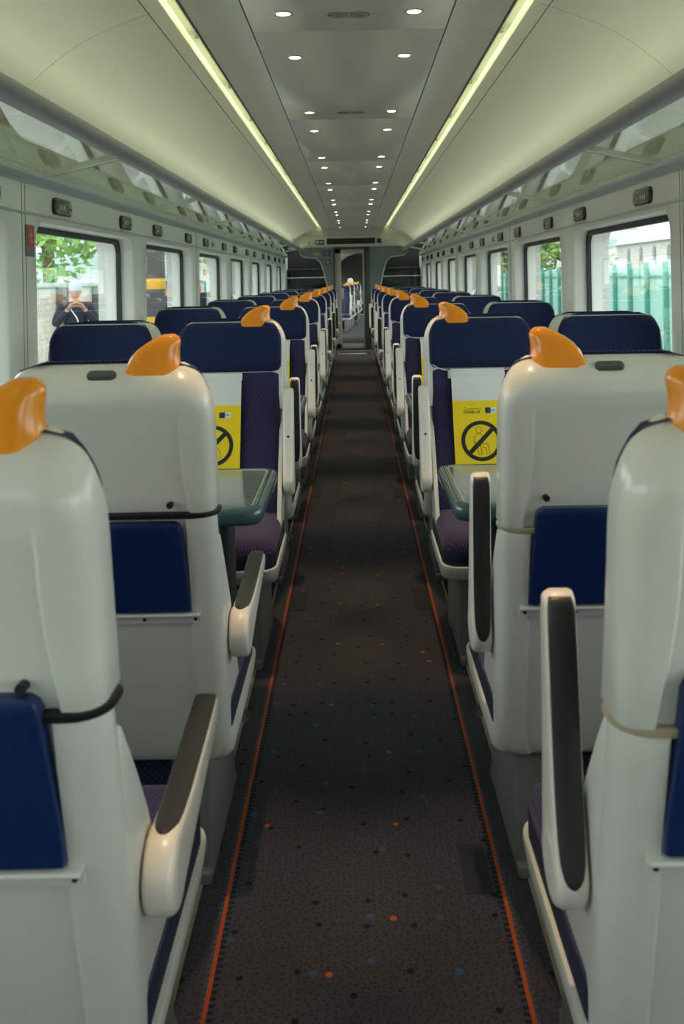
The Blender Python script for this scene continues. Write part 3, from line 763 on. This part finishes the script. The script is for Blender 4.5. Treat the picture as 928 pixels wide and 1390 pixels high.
ns = empty('wall_notice', (-.478, YE - .001, 1.64)); tag(ns, 'little black square notice under the letters left of the far door', 'notice')
MB().box(-.04, .04, -.004, 0, -.04, .04, .002).build('notice_body', W['ink'], ns); m = MB(); m.box(-.022, .022, -.006, -.004, -.005, .025); m.box(-.03, .03, -.006, -.004, -.022, -.014); m.build('notice_marks', W['mark'], ns)
# sliding door, left half of the opening framed
d = empty('door_1', (0, YE + .07, 0)); struct(d)
m = MB(); m.box(-.35, -.235, 0, .035, .02, 1.885, .006); m.box(-.35, .175, 0, .035, 1.80, 1.885, .006); m.box(-.35, .175, 0, .035, .02, .11, .006); m.build('door_frame', W['doorf'], d)
MB().box(.172, .20, 0, .035, .02, 1.885, .004).build('door_edge', W['alu'], d)
MB().box(-.237, .174, .014, .020, .108, 1.802).build('door_glass', W['glass'], d)
MB().box(-.25, -.19, -.012, .0, .95, 1.15, .004).build('door_handle', W['alu'], d)
struct(MB().box(.20, .31, YE - .01, YE + .14, 0, 1.92, .01).build('trim_11', W['post']))
struct(MB().box(-.38, -.35, YE - .01, YE + .14, 0, 1.92, .006).build('trim_12', W['post']))
struct(MB().box(-.36, .32, YE - .01, YE + .14, 1.885, 1.93, .004).build('trim_13', W['post']))
m = MB(); m.box(-.33, .29, YE - .35, YE - .32, 0, .006); m.box(-.30, .20, YE - 1.0, YE - .85, 0, .003)
struct(m.build('trim_14', W['alu']))

# ------------------------------------------------------------------ gangway and next coach (bends to the right)
g = mat('gangway_grey', (.10, .11, .10), .6)
struct(MB().box(-.62, -.58, YE + .6, 20.2, -.02, 2.1).build('wall_gangway_left', g))
struct(MB().box(.72, .76, YE + .6, 20.2, -.02, 2.1).build('wall_gangway_right', g))
struct(MB().box(-.62, .76, YE + .2, 20.2, 2.05, 2.1).build('ceiling_gangway', g))
struct(MB().box(-.58, .72, 20.995, 21.0, -.05, -.048).build('trim_15', g))
C2 = Vector((.05, 20.2, 0)); A2 = -math.radians(3.1)
def T2(x, y): 
    c, s_ = math.cos(A2), math.sin(A2); return (C2.x + c*x - s_*y, C2.y + s_*x + c*y)
def s2obj(o): o.location = C2; o.rotation_euler = (0, 0, A2); return struct(o)
s2obj(MB().box(-1.3, 1.3, 0, 13, -.06, -.01).build('floor_next_coach', W['carpet']))
for sd in (-1, 1):
    m = MB(); m.box(sd*1.27, sd*1.31, 0, 13, 0, .75); m.box(sd*1.27, sd*1.31, 0, 13, 1.6, 1.9)
    for i in range(8): m.box(sd*1.27, sd*1.31, -.14 + 1.9*i - .14, -.14 + 1.9*i + .14, .75, 1.6)
    s2obj(m.build('wall_next_coach_%s' % LR[sd], W['wall']))
m = MB(); m.ring_loft([[(-1.3, y, 1.75), (-1.2, y, 1.98), (-.95, y, 2.16), (-.62, y, 2.27), (0, y, 2.28), (.62, y, 2.27), (.95, y, 2.16), (1.2, y, 1.98), (1.3, y, 1.75), (1.33, y, 1.75), (1.2, y, 2.2), (.6, y, 2.35), (-.6, y, 2.35), (-1.2, y, 2.2), (-1.33, y, 1.75)] for y in (0, 13)])
s2obj(m.build('ceiling_next_coach', W['cove']))
s2obj(MB().box(-1.3, 1.3, 13, 13.05, 0, 2.3).build('wall_next_coach_end', W['dark']))
for i in range(4):
    x, y = T2(-XA, 2.75 + MOD*i)
    o = place_seat(x, y, 'toward', 1, 'aisle', f'{ORD[i]} aisle seat of the next coach seen through the far door glass', 'seats in the next coach', 'down' if i % 2 else 'up'); o.rotation_euler[2] = PI + A2
    x, y = T2(-XA, 2.76 + MOD*i)
    o = place_seat(x, y, 'away', 1, 'aisle', f'{ORD[i]} aisle seat facing away in the next coach, seen through the far door', 'seats in the next coach', 'up'); o.rotation_euler[2] = A2
li = bpy.data.lights.new('area', 'AREA'); li.shape = 'RECTANGLE'; li.size = .5; li.size_y = 10; li.energy = 45; li.color = (.97, 1, .75)
lo = bpy.data.objects.new('next_coach_ceiling_lamp', li); COL.objects.link(lo); x, y = T2(0, 6.5); lo.location = (x, y, 2.2); lo.rotation_euler = (0, 0, A2)

# rear of our coach (behind the camera)
struct(MB().box(-1.3, 1.3, Y0 - .05, Y0, 0, 2.36).build('wall_near', W['part']))

# ------------------------------------------------------------------ people
def skin_mesh(name, verts, edges, radii, m, parent=None, sub=2):
    me = bpy.data.meshes.new(name); me.from_pydata([Vector(v) for v in verts], edges, []); o = bpy.data.objects.new(name, me); COL.objects.link(o)
    sk = o.modifiers.new('s', 'SKIN'); sk.use_smooth_shade = True
    for i, r in enumerate(radii): me.skin_vertices[0].data[i].radius = (r, r) if isinstance(r, (int, float)) else r
    me.skin_vertices[0].data[0].use_root = True
    ss = o.modifiers.new('u', 'SUBSURF'); ss.levels = sub; ss.render_levels = sub
    dg = bpy.context.evaluated_depsgraph_get(); nm = bpy.data.meshes.new_from_object(o.evaluated_get(dg))
    COL.objects.unlink(o); bpy.data.objects.remove(o)
    for p in nm.polygons: p.use_smooth = True
    nm.materials.clear(); nm.materials.append(m)
    q = bpy.data.objects.new(name, nm); COL.objects.link(q)
    if parent: q.parent = parent
    return q
SK = mat('skin', (.50, .30, .22), .5)
def head_mesh(bm_parent, zc, name_m, tilt=0.):
    t = bmesh.new(); bmesh.ops.create_uvsphere(t, u_segments=28, v_segments=20, radius=1)
    for v in t.verts:
        x, y, z = v.co; f = 1.0 - .18*max(0, -z) ; 
        v.co = Vector((x*.074*f, y*.093*(1 - .1*max(0, -z)), z*.112))
        if y < -.6 and abs(x) < .22 and -.35 < z < .12: v.co.y -= .018*(1 - abs(x)/.22)
        if y < -.5 and abs(abs(x) - .38) < .16 and 0 < z < .25: v.co.y += .008
    return t
def person(loc, rz, jacket, trousers, hair, hat=None, arms='down', seated=False):
    root = empty('person', loc, rz)
    h = 0 if not seated else 0
    # faces -Y; stands on z=0, 1.68 m tall
    hip, kn, an = .86, .47, .07
    V = [(0, 0, .92), (0, 0, 1.10), (0, -.005, 1.27), (0, 0, 1.40), (0, -.005, 1.46), (0, -.02, 1.52)]
    E = [(i, i+1) for i in range(5)]; Rr = [.13, .12, .135, .075, .05, .05]
    def chain(start, pts, rad):
        p = start
        for q, r in zip(pts, rad): V.append(q); Rr.append(r); E.append((p, len(V) - 1)); p = len(V) - 1
        return p
    hands = []
    for s in (-1, 1):
        chain(0, [(s*.09, 0, .86), (s*.10, -.40, .86), (s*.10, -.38, .46), (s*.10, -.5, .42)] if seated else [(s*.09, 0, .86), (s*.10, -.01, .47), (s*.10, .01, .08), (s*.10, -.12, .035)], [.09, .058, .04, .035])
        if arms == 'face': pts = [(s*.17, 0, 1.38), (s*.27, -.06, 1.14), (s*.10, -.20, 1.36)]
        elif arms == 'chest': pts = [(s*.17, 0, 1.38), (s*.24, -.02, 1.13), (s*.08, -.24, 1.14)]
        else: pts = [(s*.17, 0, 1.38), (s*.22, .02, 1.10), (s*.22, -.04, .86)]
        chain(3, pts, [.055, .042, .028]); hands.append((Vector(pts[-1]), Vector(pts[-1]) - Vector(pts[-2])))
    body = skin_mesh('body', V, E, Rr, SK, root)
    bm = bmesh.new(); bm.from_mesh(body.data)
    t = head_mesh(None, 0, None); me = bpy.data.meshes.new('t'); bmesh.ops.translate(t, verts=t.verts, vec=(0, -.02, 1.595)); t.to_mesh(me); t.free(); bm.from_mesh(me)
    for s in (-1, 1):
        t = bmesh.new(); bmesh.ops.create_uvsphere(t, u_segments=10, v_segments=8, radius=1)
        for v in t.verts: v.co = Vector((s*.076 + v.co.x*.012, -.01 + v.co.y*.018, 1.59 + v.co.z*.03))
        t.to_mesh(me); bm.from_mesh(me); t.free()
    # hands: palm and five fingers
    for (p, dr), s in zip(hands, (-1, 1)):
        q = dr.normalized().to_track_quat('Z', 'Y').to_matrix()
        t = MB()
        t.ring_loft([[p + q @ Vector((a*w, b*.013, h)) for a, b in ((1, .6), (.6, 1), (-.6, 1), (-1, .6), (-1, -.6), (-.6, -1), (.6, -1), (1, -.6))] for w, h in ((.022, -.01), (.034, .03), (.038, .07), (.034, .09))])
        for i, (off, ln) in enumerate(((-.028, .060), (-.010, .072), (.010, .070), (.027, .055))):
            a = Vector((off, 0, .085)); t.tube([p + q @ a, p + q @ (a + Vector((0, -.006, ln*.45))), p + q @ (a + Vector((0, -.022, ln*.8))), p + q @ (a + Vector((0, -.036, ln)))], .0078, 7)
        t.tube([p + q @ Vector((-s*.03, 0, .03)), p + q @ Vector((-s*.052, -.012, .055)), p + q @ Vector((-s*.056, -.024, .085))], .009, 7)
        t.bm.to_mesh(me); bm.from_mesh(me); t.bm.free()
    bm.to_mesh(body.data); bm.free(); bpy.data.meshes.remove(me)
    for pp in body.data.polygons: pp.use_smooth = True
    # jacket
    V2 = [(0, 0, .86), (0, 0, 1.08), (0, -.005, 1.28), (0, 0, 1.405), (0, 0, 1.455)]; E2 = [(0, 1), (1, 2), (2, 3), (3, 4)]; R2 = [(.175, .13), (.165, .125), (.18, .13), (.11, .09), .065]
    for s in (-1, 1):
        if arms == 'face': pts = [(s*.17, 0, 1.38), (s*.27, -.06, 1.14), (s*.11, -.19, 1.345)]
        elif arms == 'chest': pts = [(s*.17, 0, 1.38), (s*.24, -.02, 1.13), (s*.09, -.225, 1.14)]
        else: pts = [(s*.17, 0, 1.38), (s*.22, .02, 1.10), (s*.22, -.035, .88)]
        p = 3
        for q, r in zip(pts, (.082, .062, .045)): V2.append(q); R2.append(r); E2.append((p, len(V2) - 1)); p = len(V2) - 1
    skin_mesh('jacket', V2, E2, R2, jacket, root)
    V3 = [(0, 0, .90)]; E3 = []; R3 = [(.155, .115)]
    for s in (-1, 1):
        p = 0
        for q, r in ((((s*.09, -.02, .86), .10), ((s*.10, -.39, .87), .075), ((s*.10, -.38, .48), .058)) if seated else (((s*.09, 0, .82), .10), ((s*.10, -.01, .47), .075), ((s*.10, .005, .09), .058))): V3.append(q); R3.append(r); E3.append((p, len(V3) - 1)); p = len(V3) - 1
    skin_mesh('trousers', V3, E3, R3, trousers, root)
    m = MB()
    for s in (-1, 1):
        m.ring_loft([[(s*.10 + a*w, (-.42 if seated else -.045) + b*l, z + (.385 if seated else 0)) for a, b in [(math.cos(2*PI*i/14), math.sin(2*PI*i/14)) for i in range(14)]] for w, l, z in ((.042, .13, 0), (.046, .135, .02), (.042, .12, .05), (.036, .06, .085))])
    m.build('shoe', W['ink'], root)
    if hat:
        m = MB(); n = 24
        m.ring_loft([[(r*.93*math.cos(2*PI*i/n), -.015 + r*1.12*math.sin(2*PI*i/n), z) for i in range(n)] for r, z in ((.092, 1.60), (.094, 1.635), (.088, 1.675), (.066, 1.71), (.03, 1.725))])
        m.build('cap', hat, root)
    else:
        m = MB(); n = 24
        m.ring_loft([[(r*.9*math.cos(2*PI*i/n), .0 + off + r*1.1*math.sin(2*PI*i/n), z) for i in range(n)] for r, z, off in ((.070, 1.54, .022), (.086, 1.58, .020), (.090, 1.63, .008), (.084, 1.675, 0), (.06, 1.705, -.005), (.025, 1.718, -.005))])
        m.build('hair', hair, root, angle=80)
    return root
dk = mat('dark_jacket', (.018, .020, .026), .8); dk2 = mat('dark_blue_coat', (.02, .03, .05), .8); tr = mat('dark_trousers', (.02, .02, .025), .85)
pc = mat('pale_cap', (.45, .52, .55), .6); hb = mat('brown_hair', (.07, .04, .025), .8); hw = mat('white_hair', (.75, .75, .72), .7)
ZP = -.36
p1 = person((-3.72, 12.0, ZP), .35, dk, tr, hb, hat=pc, arms='face'); tag(p1, 'person in dark jacket and pale cap on the platform outside the nearest left window', 'person', )
m = MB(); m.tube([(-.10, -.15, 1.40), (.0, -.19, 1.25), (.07, -.2, 1.05)], .008); m.build('pale_strap', W['white'], p1)
p2 = person((-3.35, 16.0, ZP), 1.2, dk2, tr, hb, arms='chest'); tag(p2, 'dark-coated person on the platform seen in the second left window', 'person')
p3 = person((-3.30, 19.5, ZP), -.4, dk, tr, hb, arms='down'); tag(p3, 'person in dark clothes on the platform seen in the third left window', 'person')
x, y = T2(-.42, 5.02)
p4 = person((x, y, -.375), PI + A2, mat('grey_coat', (.10, .10, .11), .8), tr, hw, arms='chest', seated=True); tag(p4, 'white-haired person seated in the next coach, head showing above the seats', 'person')

# ------------------------------------------------------------------ outside
conc = mat('platform_concrete', (.42, .41, .38), .9, var=.1, vscale=2)
struct(MB().box(-6.2, -1.62, -30, 140, -1.2, ZP).build('ground_platform', conc))
struct(MB().box(-400, 400, -100, 500, -1.6, -1.2).build('ground', mat('ballast', (.30, .29, .26), .95, var=.2, vscale=8)))
# left: wall along the platform
wl = empty('boundary_wall', (-6.3, 0, 0)); tag(wl, 'pale stone boundary wall with dark posts behind the platform on the left', 'wall')
MB().box(-.25, 0, -10, 70, -1.2, 1.26).build('wall_body', brickmat('pale_stone_blocks', (.50, .46, .38), (.58, .54, .46), (.36, .33, .28), 2.2), wl)
for i in range(18):
    MB().box(0, .18, 6 + 2.6*i, 6.3 + 2.6*i, -1.2, 1.26, .01).build('wall_post', mat('dark_post', (.14, .12, .10), .9) if i == 0 else bpy.data.materials['dark_post'], wl)
MB().box(-.32, .06, -10, 70, 1.26, 1.36, .01).build('wall_coping', conc, wl)
leafm = [mat('leaf_%d' % i, c, .6) for i, c in enumerate(((.10, .26, .04), (.20, .38, .07), (.30, .46, .12)))]
barkm = mat('bark', (.12, .09, .06), .9)
def tree(x, y, zb, h, r, label, lm, n=1500, seed=1, ls=.16):
    rnd = random.Random(seed); root = empty('tree', (x, y, zb)); tag(root, label, 'tree', 'trees outside the windows')
    m = MB(); m.tube([(0, 0, 0), (.1, 0, h*.3), (0, .1, h*.6), (.1, 0, h*.85)], .14*r/2, 8)
    for i in range(6):
        a = i*PI/3; m.tube([(.05, 0, h*.4), (r*.35*math.cos(a), r*.35*math.sin(a), h*.6), (r*.7*math.cos(a), r*.7*math.sin(a), h*.75)], .05*r/2, 6)
    m.build('trunk', barkm, root)
    bm = bmesh.new()
    blobs = [(rnd.uniform(-.6, .6)*r, rnd.uniform(-.6, .6)*r, h*rnd.uniform(.42, .95), r*rnd.uniform(.3, .55)) for _ in range(14)]
    for i in range(n):
        bx, by, bz, br = blobs[i % len(blobs)]
        d = Vector((rnd.gauss(0, 1), rnd.gauss(0, 1), rnd.gauss(0, 1))).normalized()*br*rnd.uniform(.65, 1.05)
        c = Vector((bx, by, bz)) + d; u = Vector((rnd.gauss(0, 1), rnd.gauss(0, 1), rnd.gauss(0, 1))).normalized(); v = u.orthogonal().normalized(); s_ = ls*rnd.uniform(.6, 1.3)
        bm.faces.new([bm.verts.new(c + u*s_), bm.verts.new(c + v*s_*.5), bm.verts.new(c - u*s_), bm.verts.new(c - v*s_*.5)])
    me = bpy.data.meshes.new('crown'); bm.to_mesh(me); bm.free(); me.materials.append(lm); o = bpy.data.objects.new('crown', me); COL.objects.link(o); o.parent = root
tree(-10.6, 31, -1.2, 9, 3.1, 'leafy green tree behind the wall in the nearest left window', leafm[1], 3200, 3, .2)
tree(-12.0, 62, -1.2, 11, 3.5, 'green tree at the right edge of the second left window', leafm[2], 1500, 4, .3)
tree(-12.2, 80, -1.2, 11, 3.6, 'bushy green tree in the third left window', leafm[1], 1500, 5, .3)
tree(23, 96, -1.2, 8, 5, 'low green trees beyond the fence in the second right window', leafm[2], 1500, 6, .4)
tree(21, 124, -1.2, 12, 6, 'tall green tree in the third right window', leafm[2], 1800, 8, .4)
tree(11.5, 150, -1.2, 11, 4.5, 'green tree in the fourth right window', leafm[2], 1200, 9, .4)
gl = mat('pale_teal_glazing', (.42, .55, .56), .2); fr = mat('pale_building', (.72, .73, .70), .8); cr = mat('cream_render', (.74, .70, .60), .8)
def facade(name, x, y, rz, w, dep, h, nx, nz, wall, gm, label, ww=.7, wh=.62):
    root = empty(name, (x, y, -1.2), rz); tag(root, label, 'building', 'buildings outside the windows')
    MB().box(-w/2, w/2, 0, dep, 0, h).build('building_body', wall, root)
    MB().box(-w/2 - .3, w/2 + .3, -.3, dep + .3, h, h + .5).build('parapet', fr, root)
    first = None
    for face in (0, 1):
        cnt = nx if face == 0 else max(2, int(nx*dep/w))
        L_ = w if face == 0 else dep
        for i in range(cnt):
            for j in range(nz):
                c = (i + .5)*L_/cnt - L_/2; a = ww*L_/cnt/2; z0 = h*(j + .5 - wh/2)/nz; z1 = h*(j + .5 + wh/2)/nz
                m = MB()
                if face == 0: m.box(c - a, c + a, -.05, .02, z0, z1)
                else: m.box(w/2 - .02, w/2 + .05, dep/2 + c - a, dep/2 + c + a, z0, z1)
                m.build('window', gm, root)
    return root
facade('office_building', -24.5, 74, 0, 16, 14, 16, 9, 6, fr, gl, 'tall pale office block with teal glazing above the wall in the nearest left window', .88, .8)
facade('apartment_block', -22.5, 100, 0, 12, 12, 13, 5, 5, fr, gl, 'white apartment block in the second left window', .45, .5)
facade('cream_house', -23.5, 140, 0, 14, 10, 15, 4, 4, cr, gl, 'cream building in the third left window', .4, .5)
cn = empty('platform_canopy', (-6.0, 27, ZP)); tag(cn, 'grey platform shelter with a sloping roof beyond the standing people', 'canopy')
m = MB(); m.ring_loft([[(.3, y, 2.9), (3.2, y, 2.2), (3.2, y, 2.28), (.3, y, 3.0)] for y in (0, 9)]); m.build('canopy_roof', mat('canopy_grey', (.35, .38, .40), .5), cn)
for yy in (.5, 4.5, 8.5): MB().cyl((1.7, yy, 0), (1.7, yy, 2.6), .06).build('canopy_post', W['ped'], cn)
pcn = empty('platform_column', (-3.18, 14.2, ZP)); tag(pcn, 'dark grey platform column with two yellow bands in the second left window', 'column')
MB().box(-.17, .17, -.17, .17, 0, 4.2, .01).build('column_shaft', mat('column_grey', (.10, .09, .085), .7), pcn)
for z in (.98, 1.58):
    MB().box(-.175, .175, -.175, .175, z, z + .17, .003).build('yellow_band', W['yellow'] if z > 2 else mat('band_yellow', (.75, .42, .02), .6), pcn)
# right: fence, stone building, far things
fg = mat('green_fence_paint', (.09, .33, .24), .6); fm = mat('pale_green_screen', (.34, .58, .50), .8, var=.1, vscale=1)
fn = empty('green_fence', (9.6, 0, 0)); tag(fn, 'pale green screened fence with darker posts outside the right windows', 'fence')
MB().box(.06, .1, 5, 120, -1.2, 1.50).build('fence_screen', fm, fn)
for i in range(60):
    MB().box(-.08, .05, 6 + 1.8*i, 6.14 + 1.8*i, -1.2, 1.66, .01).build('fence_post', fg, fn)
MB().box(.0, .05, 5, 120, 1.18, 1.24).build('fence_rail', fg, fn)
st = brickmat('pale_stone', (.62, .60, .54), (.70, .68, .62), (.52, .50, .45), .8)
sb = empty('stone_building', (36, 0, -1.2)); tag(sb, 'pale stone building with small arched windows beyond the fence in the nearest right window', 'building', 'buildings outside the windows')
MB().box(0, 14, 60, 123, 0, 6.3).build('building_body', st, sb)
m = MB(); m.ring_loft([[(-.6, y, 6.3), (7, y, 10.8), (14.6, y, 6.3)] for y in (59.5, 123.5)]); m.build('roof', mat('pale_slate', (.45, .46, .47), .7), sb)
for i in range(12):
    yc = 62.5 + 5.0*i
    m = MB(); ar = [(yc - .55, 4.0), (yc + .55, 4.0), (yc + .55, 5.2)] + [(yc + .55*math.cos(a), 5.2 + .55*math.sin(a)) for a in [k*PI/8 for k in range(1, 8)]] + [(yc - .55, 5.2)]
    m.prism(ar, lambda u, v, t: (t, u, v), -.06, .02); w_ = m.build('arched_window', mat('dark_pane', (.10, .12, .13), .3) if i == 0 else bpy.data.materials['dark_pane'], sb)
    MB().box(-.18, 0, yc - .75, yc + .75, 3.75, 3.98).build('window_sill', st, w_)
facade('pale_warehouse', 46, 150, 0, 22, 14, 10, 4, 2, fr, gl, 'plain pale block left of the stone building in the nearest right window', .3, .3)
bk = brickmat('red_brick', (.42, .13, .09), (.50, .18, .12), (.5, .42, .36), 1.5, (0, 2))
facade('brick_building', 30, 175, 0, 14, 12, 6.5, 5, 2, bk, gl, 'low red brick building beyond the fence in the second right window', .4, .4)
facade('far_terrace', 24, 210, 0, 14, 12, 7, 5, 2, cr, gl, 'far cream terrace in the third right window', .4, .4)

# ------------------------------------------------------------------ light, world, camera
wd = bpy.data.worlds.new('overcast_sky'); SC.world = wd; wd.use_nodes = True
nt = wd.node_tree; bg = nt.nodes['Background']; tc = nt.nodes.new('ShaderNodeTexCoord'); no = nt.nodes.new('ShaderNodeTexNoise')
no.inputs['Scale'].default_value = 2.2; no.inputs['Detail'].default_value = 4; nt.links.new(tc.outputs['Generated'], no.inputs['Vector'])
rp = nt.nodes.new('ShaderNodeValToRGB'); rp.color_ramp.elements[0].position = .35; rp.color_ramp.elements[0].color = (.78, .88, .98, 1); rp.color_ramp.elements[1].position = .65; rp.color_ramp.elements[1].color = (1, 1, 1, 1)
nt.links.new(no.outputs['Fac'], rp.inputs[0]); nt.links.new(rp.outputs[0], bg.inputs[0]); bg.inputs[1].default_value = 3.0

cam = bpy.data.cameras.new('camera'); co = bpy.data.objects.new('camera', cam); COL.objects.link(co); SC.camera = co
co.location = (0, 0, 1.33)
co.rotation_mode = 'QUATERNION'
co.rotation_quaternion = (Matrix.Rotation(PI/2, 4, 'X') @ Matrix.Rotation(math.radians(-1.1), 4, 'Z')).to_quaternion()
cam.sensor_width = 36; cam.lens = 36*1220/1390
cam.shift_x = -16/1390; cam.shift_y = -317/1390
cam.clip_start = .02; cam.clip_end = 1000
cam.dof.use_dof = True; cam.dof.focus_distance = 3.6; cam.dof.aperture_fstop = 7.1
vs = SC.view_settings; vs.view_transform = 'Standard'; vs.look = 'None'; vs.gamma = 1; vs.use_curve_mapping = False; vs.exposure = 0.45
